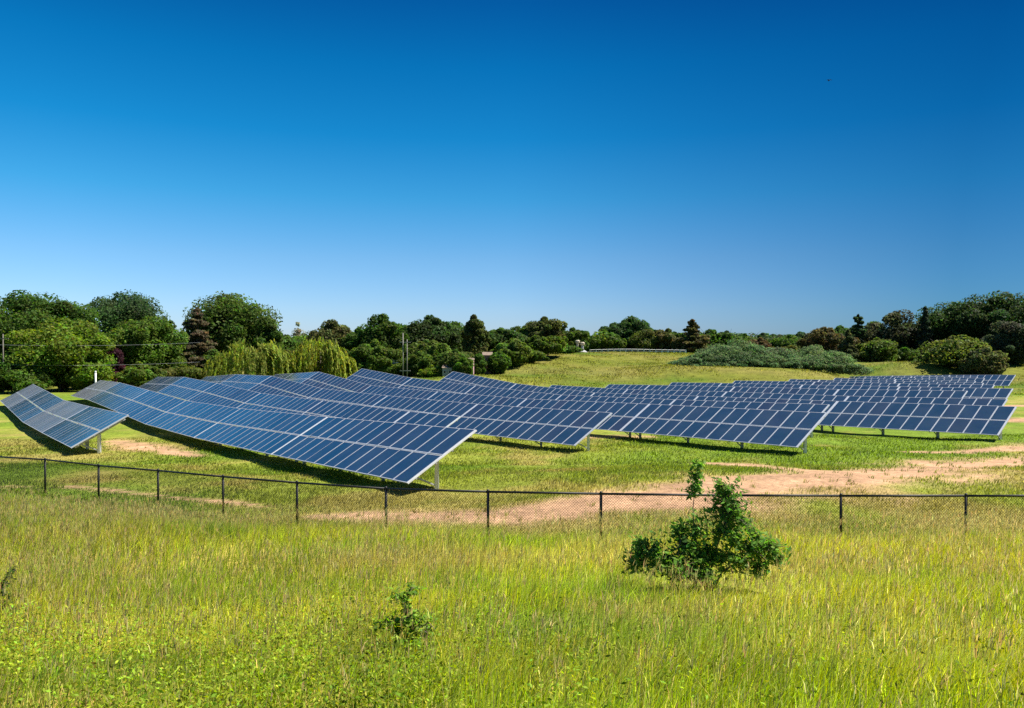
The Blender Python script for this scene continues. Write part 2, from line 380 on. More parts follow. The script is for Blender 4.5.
for row, i, TR, TL, cells in TAB:
    u = TL - TR; Lr = np.linalg.norm(u); uh = u / Lr
    base = TR - TV                                            # right low corner
    gap = .07
    mid = base + u*.5 + TV*.5
    org = np.array([mid[0], mid[1], h1(mid[0], mid[1])])
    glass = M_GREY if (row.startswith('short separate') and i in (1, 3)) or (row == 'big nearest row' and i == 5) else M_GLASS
    if rowlen[row] == 1: lab = f'blue solar table alone in the {row}'
    elif i == rowlen[row]-1: lab = f'blue solar table at left end of the {row}'
    elif i == 0: lab = f'blue solar table at right end of the {row}'
    else: lab = f'blue solar table, {ORD[i]} from right end of the {row}'
    t = thing('solar_table', lab, 'solar panels', org, 'rows of ground mounted solar tables')
    w = np.cross(TV, -u); w /= np.linalg.norm(w)
    if w[2] < 0: w = -w
    us = uh * gap; ul = uh * (Lr - 2*gap); o0 = base + us - org
    cw = 1.0 / cells; tl = .024 / SLOPE
    for k in range(cells):
        for r in (0, 1):
            a = ul * cw * (1 - .02); s = ul * (k*cw) ; v0 = TV * (0 if r == 0 else .5 + tl/1.0)
            jit = w * rng.normal(0, .004); a = a + w * rng.normal(0, .004)
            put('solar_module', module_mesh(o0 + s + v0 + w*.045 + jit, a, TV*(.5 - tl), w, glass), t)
    for q in (.10, .38, .62, .90):                            # purlins along the row
        mb = MB(); mb.box(o0 - us*.8 + TV*q - w*.075, ul + us*1.6, TV/SLOPE*.06, w*.078); put('purlin', mb.mesh('purlin', M_GALV), t)
    for q0 in (o0 - us*.95, o0 + ul + us*.05):                # end rails, near ones in the lit tone, closing the joints between tables
        mb = MB(); mb.box(q0 - w*.02, us*.9, TV, w*.055); put('end_rail', mb.mesh('end_rail', M_GALV_LIT if org[1] < 45 else M_ALU), t)
    npost = 4 if cells > 9 else 2
    for k in range(npost):
        f = (k + .5) / npost if npost > 2 else (.12, .8)[k]
        if npost == 4: f = (.03, .345, .655, .97)[k]
        e = o0 + ul * f; c = e + TV*.5; g = h1(c[0]+org[0], c[1]+org[1]) - org[2]
        mb = MB(); mb.box(e + TV*.06 - w*.19, uh*.06, TV*.88, w*.11); put('rafter', mb.mesh('rafter', M_GALV), t)
        mb = MB(); z1 = c[2] - .19
        for dx, dy, sx, sy in ((0,-.07,.14,.012),(0,.07,.14,.012),(0,0,.012,.128)):
            mb.box((c[0]+dx-sx/2, c[1]+dy-sy/2, g-.2), (sx,0,0), (0,sy,0), (0,0,z1-g+.2))
        put('post', mb.mesh('post', M_GALV_LIT if (k == 0 and i == 0) else M_GALV), t)  # row-end post in the sunlit tone, the others in the shaded one
        mb = MB(); lo = np.array([c[0], c[1], g+.16]) - NV*.08; hi = e + TV*.16 - w*.15
        mb.tube(lo, hi, .035, n=5); put('brace', mb.mesh('brace', M_GALV), t)

# ------------------------------------------------------------------ chain link fence
fence = thing('chain_link_fence', 'black chain link fence with top rail running along the field edge', 'fence', (FP[7][0], FP[7][1], FP[7][2]))
O = np.array(FP[7])
post_top = []
for p in FP:
    p = np.array(p) - O; g = h1(p[0]+O[0], p[1]+O[1]) - O[2]
    mb = MB(); mb.tube((p[0],p[1],min(g, p[2])-.15), (p[0],p[1],p[2]+1.20), .036, n=8); mb.tube((p[0],p[1],p[2]+1.20), (p[0],p[1],p[2]+1.26), .042, .03, n=8)
    put('post', mb.mesh('fence_post', M_BLACK, True), fence); post_top.append(p + (0,0,1.20))
mb = MB()
for a, b_ in zip(post_top, post_top[1:]): mb.tube(a, b_, .030, n=8)
put('top_rail', mb.mesh('top_rail', M_BLACK, True), fence)
mb = MB(); H = 1.14
for a, b_ in zip(post_top, post_top[1:]):
    d = b_ - a; L = np.linalg.norm(d); d = d / L; nrm = np.array([-d[1], d[0], 0]); k = -H
    while k < L:
        for sgn in (1, -1):
            x0, x1 = (k, k+H) if sgn > 0 else (k+H, k); z0, z1 = -H-.02, -.02
            lo, hi = sorted((x0, x1))
            t0 = max(0, (0 - x0)/(x1-x0) if x1 > x0 else (L - x0)/(x1-x0)); t1 = min(1, (L - x0)/(x1-x0) if x1 > x0 else (0-x0)/(x1-x0))
            if t1 - t0 < .02: continue
            P0 = a + d*(x0+(x1-x0)*t0) + np.array([0,0,z0+(z1-z0)*t0]) + nrm*.003*sgn
            P1 = a + d*(x0+(x1-x0)*t1) + np.array([0,0,z0+(z1-z0)*t1]) + nrm*.003*sgn
            mb.tube(P0, P1, .0034, n=3, cap=False)
        k += .07
put('wire_mesh', mb.mesh('wire_mesh', M_BLACK), fence)

# ------------------------------------------------------------------ vegetation builders
def unit(n_):
    v = rng.normal(size=(n_, 3)); return v / np.linalg.norm(v, axis=1, keepdims=True)
def leaves(C, Nrm, size, col, aspect=.55, axis_=None):
    """rhombic leaf faces: centres, normals, per-leaf size and colour"""
    n_ = len(C); t = np.cross(Nrm, unit(n_)) if axis_ is None else axis_ - Nrm * (axis_*Nrm).sum(1, keepdims=True)
    t /= np.linalg.norm(t, axis=1, keepdims=True) + 1e-9; s = np.cross(Nrm, t); size = np.asarray(size)[:, None]
    fold = Nrm * size * .16
    V = np.stack([C - t*size, C + s*size*aspect + fold, C + t*size, C - s*size*aspect + fold], 1).reshape(-1, 3)
    F = np.arange(4*n_).reshape(n_, 4)
    return V, F, np.repeat(col, 4, axis=0)
def jitter_col(base, n_, amt=.25, hue=.12):
    v = 1 + rng.normal(0, amt, (n_, 1)); h_ = 1 + rng.normal(0, hue, (n_, 3))
    return np.clip(np.array(base)[None] * np.clip(v, .45, 1.8) * h_, .004, .9)
def crown_mesh(name, clumps, per, leaf, base, amt=.25, upbias=.35, flat=1.0):
    """clumps: (centre, radius(3)); leaves scattered through each clump's shell"""
    Cs, Ns, Ss, Ks = [], [], [], []
    for c, r in clumps:
        k = max(8, int(per)); d = unit(k); rad = rng.uniform(.45, 1.08, (k, 1)) ** .6
        p = np.asarray(c) + d * rad * np.asarray(r)
        nn = d * .8 + unit(k) * .9 + np.array([0, 0, upbias]); nn /= np.linalg.norm(nn, axis=1, keepdims=True)
        Cs.append(p); Ns.append(nn); Ss.append(leaf * rng.uniform(.6, 1.35, k))
        tint = np.clip(1 + rng.normal(0, .16), .6, 1.5) * (1 + rng.normal(0, .06, 3))
        Ks.append(jitter_col(np.array(base) * tint, k, amt))
    V, F, K = leaves(np.concatenate(Cs), np.concatenate(Ns), np.concatenate(Ss), np.concatenate(Ks))
    return mesh_np(name, V, [F], M_LEAF, col=K)
def limbs_mesh(name, h, r, spread, n_, top=.75, mat=None, z0=.25):
    mb = MB(); mb.tube((0,0,-.3), (rng.normal(0,.02)*h, rng.normal(0,.02)*h, h*top), r, r*.35, n=8)
    for k in range(n_):
        z = h * rng.uniform(z0, min(top, .6)); a = rng.uniform(0, 2*math.pi); L = spread * rng.uniform(.5, .95)
        p = np.array([0, 0, z]); q = np.array([math.cos(a)*L, math.sin(a)*L, z + L*rng.uniform(.35, .8)])
        m_ = (p+q)/2 + (0, 0, -.08*L); rr = r * (1 - z/h) * .55 + .03
        mb.tube(p, m_, rr, rr*.7, n=5); mb.tube(m_, q, rr*.7, rr*.25, n=5)
    return mb.mesh(name, mat or M_BARK, True)

def broadleaf(u, vtop, wpx, y, label, col, vbase=None, n=34, per=170, leaf=.30, low=.12, name='broadleaf_tree', cat='tree', group=None, shape='round', trunk=True, gaps=0.0):
    X0 = (u - CX) / FPX * y; zt = at_y(u, vtop, y)[2]; zb = h1(X0, y); H = zt - zb; W = wpx / FPX * y / 2 * 1.1
    t = thing(name, label, cat, (X0, y, zb), group)
    cl = []
    n = int(n * 1.45); per = int(per * 2.3)
    for k in range(n):
        d = unit(1)[0]; rr = rng.uniform(.35, 1) ** .5
        zc = H * (low + (1-low)*.5); zr = H*(1-low)*.5
        zz = zc + d[2]*zr*rr*rng.uniform(.74, .92)
        f = (zz/H)
        sh = 1.0
        if shape == 'cone': sh = max(.12, 1.15*(1-f)+.08)
        elif shape == 'column': sh = .9
        elif shape == 'spread': sh = .75 + .5*f
        elif shape == 'bush': sh = 1.15 - .5*f
        cr = rng.uniform(.20, .42) * min(W, H*.5) * (1.0 if shape != 'cone' else .8)
        if k % 3 == 0: rr *= rng.uniform(1.0, 1.28); cr *= rng.uniform(.35, .6)      # ragged twigs beyond the dome
        cl.append(((d[0]*W*rr*.88*sh, d[1]*W*rr*.88*sh, zz), (cr*1.15, cr*1.15, cr*.85)))
    cl.append(((rng.normal(0,.06)*W, 0, H - .2*min(W, H*.5)), (.22*min(W,H*.5),)*3))
    for k in range(10):                                          # inner foliage so the crown is not hollow
        cl.append(((rng.normal(0,.22)*W, rng.normal(0,.22)*W, H*(low + (1-low)*rng.uniform(.2,.72))), (W*.5, W*.5, H*(1-low)*.24)))
    put('crown', crown_mesh('crown', cl, per, leaf * .8 * (y/120.0)**.6, col), t)
    if trunk: put('trunk', limbs_mesh('trunk', H, .028*H + .05, W*.7, 9), t)
    return t

def conifer(u, vtop, wpx, y, label, col, tiers=15, per=150, leaf=.24, name='conifer', droop=.25, low=.06, open_=0.0, group=None):
    X0 = (u - CX) / FPX * y; zt = at_y(u, vtop, y)[2]; zb = h1(X0, y); H = zt - zb; W = wpx / FPX * y / 2
    t = thing(name, label, 'tree', (X0, y, zb), group); cl = []; mb = MB(); r0 = .016*H + .05
    mb.tube((0,0,-.3), (0,0,H*.96), r0, .03, n=8)
    for k in range(int(tiers*1.5)):
        f = low + (1-low) * ((k + rng.uniform(0, .8)) / (tiers*1.5)); rad = W * ((1 - f) ** .85) * rng.uniform(.75, 1.2) + .12
        for q in range(5 if f < .6 else 4):
            if rng.random() < open_: continue
            a = rng.uniform(0, 6.28); L = rad * rng.uniform(.55, 1.1); d = np.array([math.cos(a), math.sin(a), 0]); z = H*f
            tip = d*L + (0, 0, z - L*droop + rng.normal(0, .012)*H); mb.tube((0,0,z), tip*.8+np.array([0,0,z])*.2, .03+.02*(1-f), .012, n=4, cap=False)
            for g in (.35, .65, .92): 
                c = np.array([0,0,z])*(1-g) + tip*g; sz = (.30*L*(1.15-g*.6) + .14); cl.append((c, (sz, sz, max(.12, H/tiers*.26))))
    for g in (.9, .95, .985): cl.append(((0,0,H*g), (.10+.6*(1-g)*W, .10+.6*(1-g)*W, H*.025)))
    put('crown', crown_mesh('crown', cl, max(14, per*34//max(20, len(cl)//3)), leaf * (y/120.0)**.6, col, .3, .25), t)
    put('trunk', mb.mesh('trunk', M_BARK, True), t)
    return t

def willow(u, vtop, wpx, y, label, col):
    X0 = (u - CX) / FPX * y; zt = at_y(u, vtop, y)[2]; zb = h1(X0, y); H = zt - zb; W = wpx / FPX * y / 2
    t = thing('willow_tree', label, 'tree', (X0, y, zb)); C, N_, S, K = [], [], [], []
    for k in range(40):                                          # hanging bundles of twigs
        a = rng.uniform(0, 6.28); rr = W * math.sqrt(rng.uniform(.03, 1)) * .95
        top = H * (1 - .50*(rr/W)**2.0) * rng.uniform(.82, 1.0)
        tint = rng.uniform(.65, 1.3)
        for s in range(14):
            bx, by = math.cos(a)*rr + rng.normal(0, .55), math.sin(a)*rr + rng.normal(0, .55)
            L = top * rng.uniform(.35, .85); m = 26
            z = top + rng.normal(0,.25) - np.linspace(0, L, m); f = np.linspace(0, 1, m)
            p = np.stack([bx + math.cos(a)*.5*np.sqrt(f) + rng.normal(0,.06,m), by + math.sin(a)*.5*np.sqrt(f) + rng.normal(0,.06,m), np.maximum(z, .25)], 1)
            C.append(p); nn = unit(m)*.7 + np.array([math.cos(a), math.sin(a), .35]); N_.append(nn/np.linalg.norm(nn, axis=1, keepdims=True))
            S.append(rng.uniform(.2, .38, m)); K.append(jitter_col(np.array(col)*tint, m, .22))
    C, N_, S, K = map(np.concatenate, (C, N_, S, K))
    V, F, K = leaves(C, N_, S, K, .3, np.tile([0,0,1.0], (len(C),1)) + rng.normal(0,.25,(len(C),3)))
    put('crown', mesh_np('crown', V, [F], M_LEAF, col=K), t); put('trunk', limbs_mesh('trunk', H, .3, W*.6, 8, .7), t)

# ------------------------------------------------------------------ trees behind the panels, left to right
DK, MD, BR_, OL, BL = (.068,.124,.022), (.095,.162,.026), (.135,.205,.026), (.112,.135,.030), (.062,.112,.038)
YG, BN, RB = (.235,.285,.046), (.135,.115,.062), (.115,.085,.036)
broadleaf(-30, 300, 120, 122, 'dark tree cut by the left edge of the picture', DK)
broadleaf(22, 291, 125, 122, 'tall dark green tree filling the left edge skyline', DK, n=60, per=200)
broadleaf(62, 318, 92, 106, 'bright green tree in front of the tall dark left tree', BR_, n=40)
broadleaf(100, 333, 44, 116, 'dull green tree between two brighter trees on the left', MD, n=20)
broadleaf(113, 346, 20, 112, 'small purple leaved tree between the left green trees', (0.087,0.032,0.043), n=10, per=120)
broadleaf(120, 293, 66, 158, 'blue green tree rising alone above the left treetops', BL, n=36, low=.35)
broadleaf(146, 317, 76, 120, 'mid green rounded tree left of the brown bare tree', (0.090,0.152,0.023), n=42)
broadleaf(166, 318, 20, 165, 'thin sparse tree top in the gap before the brown tree', BL, n=10, per=60, low=.5)
conifer(197, 308, 66, 128, 'brown half dead conifer with pale trunk', BN, tiers=18, per=120, open_=.2, droop=.05)
broadleaf(234, 294, 84, 142, 'broad domed green tree behind the weeping willow', (0.084,0.128,0.026), n=60, per=190)
broadleaf(270, 325, 30, 138, 'small dark tree on the right shoulder of the domed tree', DK, n=16)
willow(253, 341, 88, 112, 'wide yellow green weeping willow right of the brown conifer', YG)
willow(320, 338, 56, 116, 'smaller yellow green willow beside the wide willow', (0.254,0.297,0.043))
broadleaf(298, 322, 18, 170, 'thin pale nearly bare tree above the two willows', (0.290,0.275,0.174), n=8, per=36, low=.4, leaf=.22)
broadleaf(330, 320, 46, 150, 'brownish olive tree behind the smaller willow', (0.113,0.133,0.043), n=26)
broadleaf(358, 328, 30, 146, 'dark green tree right of the smaller willow', DK, n=16)
broadleaf(383, 314, 44, 142, 'green tree with high crown left of the twin pole', (0.072,0.131,0.023), n=32)
broadleaf(376, 340, 46, 128, 'light green lower tree in front of the high crowned tree', (0.109,0.167,0.029), n=22, low=.02)
broadleaf(428, 315, 58, 152, 'dark flat layered tree right of the twin pole', (0.049,0.087,0.023), n=40)
broadleaf(425, 340, 50, 134, 'light green low tree right of the twin pole', (0.102,0.152,0.032), n=22, low=.02)
broadleaf(455, 322, 40, 158, 'dark tree between the layered tree and the tall narrow tree', DK, n=20)
broadleaf(475, 315, 26, 142, 'tall narrow olive tree near the middle skyline', (0.104,0.133,0.035), n=24, shape='column')
broadleaf(456, 350, 40, 124, 'low green thicket tree under the tall narrow tree', (0.094,0.145,0.029), n=18, low=.02)
broadleaf(503, 328, 44, 160, 'green tree right of the tall narrow olive tree', (0.065,0.116,0.026), n=26)
broadleaf(513, 340, 44, 134, 'light green bushy tree at the left foot of the hill', (0.116,0.174,0.029), n=22, low=.02)
broadleaf(546, 317, 42, 172, 'olive topped tree behind the left hill crest', (0.109,0.128,0.032), n=28)
broadleaf(570, 328, 42, 176, 'dark green tree left of the hilltop vents', DK, n=24)
broadleaf(548, 336, 46, 148, 'green leaning tree on the left slope of the hill', (0.102,0.160,0.026), n=26, low=.22)
broadleaf(604, 330, 40, 196, 'spiky green tree right of the hilltop vents', MD, n=20)
broadleaf(631, 317, 54, 205, 'domed dark tree behind the white hilltop railing', (0.052,0.096,0.026), n=36)
broadleaf(645, 330, 34, 196, 'brownish tree in front of the domed hilltop tree', OL, n=18)
broadleaf(668, 329, 32, 196, 'olive brown tree above the right end of the white railing', (0.116,0.116,0.038), n=16)
conifer(692, 320, 46, 190, 'reddish brown conifer behind the juniper bank', (0.107,0.101,0.038), tiers=12, droop=-.1)
for k, (u, v, w) in enumerate([(728,331,50),(765,333,46),(800,332,40)]):
    broadleaf(u, v, w, 250, ['far dark tree rising behind the left of the juniper bank', 'far dark tree behind the middle of the juniper bank', 'far dark tree behind the right of the juniper bank'][k], BL, n=18)
broadleaf(760, 338, 20, 200, 'small reddish bush crown behind the juniper bank', RB, n=8)
broadleaf(828, 328, 52, 170, 'reddish brown spreading tree right of the far dark trees', (0.107,0.094,0.035), n=28, shape='spread')
conifer(858, 315, 44, 172, 'dark pine with open crown on the right skyline', (0.058,0.090,0.032), tiers=11, droop=-.15, open_=.15)
conifer(848, 330, 30, 158, 'grey green sparse conifer below the open pine', (0.087,0.104,0.043), tiers=11, open_=.2)
broadleaf(893, 312, 46, 172, 'dark reddish tree left of the narrow spruce', (0.069,0.081,0.035), n=30)
broadleaf(877, 338, 44, 158, 'low light green bush tree beside the end of the juniper bank', (0.102,0.142,0.029), n=22, low=.0, shape='bush')
conifer(925, 307, 20, 168, 'narrow pointed spruce on the right skyline', (0.058,0.084,0.046), tiers=20)
broadleaf(956, 302, 66, 172, 'dark green broad tree right of the narrow spruce', (0.049,0.087,0.023), n=44)
broadleaf(1004, 293, 82, 162, 'tallest dark tree at the right edge of the picture', (0.049,0.081,0.023), n=60, per=200)
broadleaf(1080, 297, 90, 162, 'dark tree cut off beyond the right edge', DK, n=30)
broadleaf(955, 336, 68, 146, 'wide light green bush tree below the right dark trees', (0.128,0.171,0.032), n=44, low=.0, shape='bush')
broadleaf(985, 348, 40, 138, 'low brownish green bush right of the wide light bush', (0.109,0.128,0.038), n=18, low=.0, shape='bush', trunk=False, name='shrub', cat='shrub')
broadleaf(1010, 322, 44, 148, 'weeping dark conifer like tree at the right edge front', (0.052,0.075,0.035), n=24, low=.02)
for u, v, w, y, lab, c in [(-10,352,60,100,'low dark bushes under the left edge trees',DK), (30,368,50,100,'low green bush behind the far end of the short left row',MD), (90,360,60,104,'leafy green bush behind the gap between the left rows',BR_),
        (140,362,50,108,'light green bush at the end of the big nearest row',(0.116,0.171,0.029)), (185,366,50,116,'dark low bush under the brown conifer',OL), (400,362,40,128,'low bush at the foot of the twin pole',(0.109,0.160,0.029)),
        (490,356,26,128,'small bush beside the brick house',MD), (360,362,30,126,'low bush right of the smaller willow',MD), (435,366,40,124,'low bright bush above the fifth row end',BR_)
        ,(418,352,36,127,'dull green thicket between the twin pole and the tan shed',MD), (384,352,24,127,'dark thicket left of the small white hut',DK), (464,358,18,119,'small round bush left of the pink hut',MD), (479,354,14,124,'dark slim bush between pink hut and brick house',DK),
        (500,352,24,126,'leafy bush right of the brick house',MD), (440,354,30,128,'dark bush behind the tan shed roof',DK), (215,350,40,128,'dark thicket behind the left edge of the willow',DK), (290,350,44,124,'olive thicket between the two willows',OL),
        (60,352,70,112,'dark understory thicket below the bright left tree',DK), (165,345,50,124,'dark thicket left of the brown conifer foot',DK), (348,350,34,130,'shaded thicket behind the smaller willow',DK), (530,350,34,140,'green thicket on the left hill shoulder',MD),
        (560,344,40,162,'dark thicket behind the leaning hillside tree',DK), (598,343,60,200,'low dark trees behind the left end of the railing',DK), (660,342,70,205,'low dark thicket behind the right end of the railing',OL), (715,343,60,200,'low thicket behind the left of the juniper bank',DK),
        (800,344,80,200,'low dark thicket behind the right of the juniper bank',OL), (850,345,50,172,'dark thicket below the open pine',DK), (900,345,50,168,'dark thicket between the pine and spruce',DK), (930,340,40,170,'dark thicket at the foot of the spruce',DK), (1000,335,60,155,'shaded thicket under the tallest right tree',DK)]:
    broadleaf(u, v, w, y, lab, c, n=20, low=0.0, shape='bush', trunk=False, name='shrub', cat='shrub', group='low shrubs along the tree line')

# the wood far behind, one mass
cl = []
for k in range(520):
    u = rng.uniform(-500, 1500); y = rng.uniform(230, 300); X0 = (u-CX)/FPX*y; zg = h1(X0, y)
    top = (334 if u < 560 else 338) + 5*vnoise([u], [0], 60, 9)[0] - 4
    zt = at_y(u, top, y)[2]; r = rng.uniform(1.6, 3.4)
    cl.append(((X0, y, rng.uniform(zg, zt - r*.6)), (r*1.5, r*1.3, r)))
put('distant_wood', crown_mesh('distant_wood', cl, 150, .55, (.058,.092,.030)), kind='stuff', label='far off dark wood closing the horizon behind the nearer trees', category='wood')

for u, v, w, y, lab, c in [(45,316,60,150,'green tree top behind the left bright tree',MD),(88,326,44,138,'mid green tree between the left skyline crowns',MD),(160,330,50,142,'dull green tree behind the mid green rounded tree',OL),
        (285,335,50,150,'dark green tree behind the gap between the willows',DK),(312,332,40,160,'faint green tree behind the thin pale tree',MD),(345,326,40,166,'dark tree top right of the brownish olive tree',DK),(405,326,40,170,'dark tree top directly behind the twin pole',DK),
        (448,328,40,172,'dark tree top right of the flat layered tree',MD),(490,332,40,172,'mid green tree behind the right of the tall narrow tree',MD),(524,326,40,178,'green tree top left of the olive topped tree',MD),(588,335,36,210,'small dark tree directly behind the hilltop vents',DK),
        (618,330,36,215,'green tree left of the domed hilltop tree',MD),(675,332,40,212,'dark tree behind the reddish brown conifer',DK),(712,330,44,215,'dark green tree right of the reddish brown conifer',DK),(745,334,50,220,'dark tree left of the small reddish bush',DK),(790,335,50,215,'dark tree right of the small reddish bush',DK),
        (842,326,40,190,'dark tree between the spreading tree and the pine',DK),(876,322,40,190,'dark tree between the pine and the dark reddish tree',DK),(912,322,40,195,'dark tree left of the narrow spruce base',DK),(938,318,40,190,'dark tree right of the narrow spruce base',DK),(980,304,50,185,'dark tree filling the gap left of the tallest right tree',DK)]:
    broadleaf(u, v, w, y, lab, c, n=22, low=.02, group='trees filling the tree line')

# juniper bank on the right: blue green, low and spreading
def juniper(u, vtop, wpx, y, label, col, depth=5.0):
    X0 = (u - CX) / FPX * y; zt = at_y(u, vtop, y)[2]; zb = h1(X0, y); H = zt - zb; W = wpx / FPX * y / 2
    t = thing('juniper_shrub', label, 'shrub', (X0, y, zb), 'juniper shrubs on the hillside'); cl = []
    for k in range(int(60 + W*16)):
        a = rng.uniform(-1, 1); d = rng.uniform(-1, 1); z = H * max(.08, (1 - abs(a)**2.2) * (1 - .6*d*d)) * rng.uniform(.35, 1.0)
        r = rng.uniform(.6, 1.15) * min(1.2, H*.34)
        cl.append(((a*W*.90, d*depth, max(.15, z - r*.5)), (r*1.4, r*1.2, r*.6)))
    put('foliage', crown_mesh('foliage', cl, 210, .145, col, .3, .6), t)
    mb = MB()
    for k in range(7):
        a = rng.uniform(0, 6.28); mb.tube((rng.normal(0,W*.3), rng.normal(0,1), -.2), (math.cos(a)*W*.5, math.sin(a)*depth*.5, H*.6), .08, .03, n=5)
    put('stems', mb.mesh('stems', M_BARK), t)
JC = (.125,.195,.080)
juniper(735, 339, 104, 136, 'largest blue green juniper at the left of the juniper bank', JC)
juniper(815, 344, 100, 136, 'long blue green juniper at the right end of the bank', (.130,.200,.078))
juniper(775, 345, 64, 137, 'middle juniper filling the dip between the two big ones', JC)
juniper(699, 351, 50, 134, 'low juniper skirt at the left tip of the bank', (.120,.190,.074), 3.5)
juniper(771, 355, 186, 133, 'dark low juniper mat along the foot of the bank', (.118,.186,.070), 3.0)

# ------------------------------------------------------------------ far structures
def px_pt(u, v, y): return at_y(u, v, y)
# white railing on the hilltop
y0 = 171.0; rb = px_pt(632, 351, y0)
rail = thing('white_railing', 'white post and rail fence along the hilltop', 'fence', (rb[0], y0, h1(rb[0], y0)))
Z0 = rail.location.z; xs = [px_pt(u, 350, y0)[0] for u in range(590, 690, 6)]; tops = []
for x in xs:
    g = h1(x, y0); mb = MB(); mb.cbox((x-rb[0], 0, g-Z0+.3), .14, .14, 1.0); put('post', mb.mesh('post', M_WHITE), rail); tops.append((x-rb[0], 0, g-Z0))
for dz in (.3, .68):
    mb = MB()
    for a, b_ in zip(tops, tops[1:]): mb.tube(np.array(a)+(0,.08,dz), np.array(b_)+(0,.08,dz), .045, n=4)
    put('rail', mb.mesh('rail', M_WHITE), rail)
# hilltop vents on a low grey cover
M_STONE = plain('pale_concrete', (.34,.35,.36), .8); M_TAN = plain('tan_paint', (.42,.36,.26), .6); M_BRICK = plain('brick', (.34,.17,.11), .85, 0, .25, 5)
M_PINK = plain('pink_paint', (.62,.38,.42), .7); M_ROOF = plain('brown_shingle', (.20,.15,.11), .9, 0, .3, 4)
def lathe(mb, prof, c, n_=12):
    for (r0, z0), (r1, z1) in zip(prof, prof[1:]): mb.tube((c[0],c[1],c[2]+z0), (c[0],c[1],c[2]+z1), r0, r1, n_, cap=True)
p = px_pt(579.5, 350, 165); g = h1(p[0], 165)
t = thing('concrete_vault', 'low grey domed cover on the hilltop beside the railing', 'utility cover', (p[0], 165, g)); mb = MB()
lathe(mb, [(1.6,-.2),(1.6,.15),(1.25,.4),(.7,.6),(.2,.68)], (0,0,0), 16); put('dome', mb.mesh('dome', M_STONE), t); mb = MB(); lathe(mb, [(1.95,-.3),(1.95,.08)], (0,0,0), 16); put('base', mb.mesh('base', M_STONE), t)
for u, vt, lab in ((577.6, 340, 'taller tan capped vent pipe behind the grey hilltop cover'), (582.4, 342, 'shorter pale capped vent pipe on the hilltop')):
    p = px_pt(u, vt, 168); g = h1(p[0], 168); H = p[2] - g
    t = thing('vent_pipe', lab, 'vent pipe', (p[0], 168, g), 'hilltop vent pipes'); mb = MB(); lathe(mb, [(.28,-.2),(.28,H-.75)], (0,0,0)); put('pipe', mb.mesh('pipe', M_TAN if u < 580 else M_STONE), t)
    mb = MB(); lathe(mb, [(.3,H-.75),(.5,H-.55),(.52,H-.2),(.3,H)], (0,0,0)); put('cap', mb.mesh('cap', M_TAN), t)
# brick house and pale shed glimpsed between trees, low white shed
def house(u, v, y, w, d, h, rh, label, wall, name='house'):
    p = px_pt(u, v, y); g = h1(p[0], y); h = p[2] - g - rh; t = thing(name, label, 'building', (p[0], y, g))
    mb = MB(); mb.cbox((0,0,h/2-.2), w, d, h+.4); put('wall', mb.mesh('wall', wall), t)
    mb = MB(); a, e = w/2+.1, d/2+.1
    mb.quad([(-a,-e,h+.001),(a,-e,h+.001),(a,0,h+rh),(-a,0,h+rh)]); mb.quad([(a,e,h+.001),(-a,e,h+.001),(-a,0,h+rh),(a,0,h+rh)])
    mb.quad([(-a,-e,h+.001),(-a,0,h+rh),(-a,e,h+.001)]); mb.quad([(a,-e,h+.001),(a,e,h+.001),(a,0,h+rh)]); put('roof', mb.mesh('roof', M_ROOF), t)
    wm = plain('window_glass', (.03,.04,.05), .1)
    for x in (-w*.28, w*.28):
        mb = MB(); mb.cbox((x, -d/2-.03, h*.55), w*.2, .05, h*.35, 0); f = put('window', mb.mesh('window', M_WHITE), t)
        mb = MB(); mb.cbox((x, -d/2-.065, h*.55), w*.16, .02, h*.29, 0); put('pane', mb.mesh('pane', wm), f)
house(487.5, 352, 128, 1.5, 4, 3.4, .5, 'small red brick house glimpsed between the trees', M_BRICK)
house(471.5, 358, 121.5, .7, 2, 2.5, .3, 'narrow pink and white hut under the tall narrow tree', M_PINK, 'hut')
house(448, 365, 122, 1.5, 3, 1.2, .4, 'low tan shed roof showing above the far panels', M_TAN, 'shed')
house(395.5, 358.5, 128, 1.2, 2, 3.2, .2, 'small white walled hut left of the twin pole', M_WHITE, 'hut')
# poles and wires
def pole(u, vt, y, label, r=.13, twin=False, mat=None):
    p = px_pt(u, vt, y); g = h1(p[0], y); H = p[2]-g; t = thing('utility_pole', label, 'utility pole', (p[0], y, g)); mat = mat or M_PALEBARK
    mb = MB(); mb.tube((0,0,-.3), (0,0,H), r*1.2, r, n=8); put('pole', mb.mesh('pole', mat, True), t)
    if twin:
        mb = MB(); mb.tube((.62,.2,-.3), (.62,.2,H*.86), r, r*.8, n=8); put('pole', mb.mesh('pole', mat, True), t)
        for z in (H*.18, H*.8):
            mb = MB(); mb.cbox((.3,.1,z), 1.7, .16, .14); put('crossarm', mb.mesh('crossarm', mat), t)
    else:
        mb = MB(); mb.cbox((0,-.15,H-.6), 1.6, .1, .12); put('crossarm', mb.mesh('crossarm', mat), t)
    return np.array([p[0], y, p[2]])
A1 = pole(3, 334, 100, 'grey utility pole in front of the dark left trees', r=.07, mat=plain('grey_wood', (.13,.12,.10), .9))
A2 = pole(403, 333, 121, 'pale twin utility pole in front of the middle trees', .06, True, mat=plain('weathered_wood', (.30,.28,.25), .9))
p = px_pt(95.5, 371, 95); g = h1(p[0], 95)
t = thing('marker_post', 'short white post behind the far end of the big nearest row', 'post', (p[0], 95, g)); mb = MB()
mb.tube((0,0,-.2), (0,0,p[2]-g-.15), .11, .11, n=8); put('shaft', mb.mesh('shaft', M_WHITE, True), t); mb = MB(); mb.tube((0,0,p[2]-g-.15), (0,0,p[2]-g), .14, .1, n=8); put('cap', mb.mesh('cap', M_WHITE, True), t)
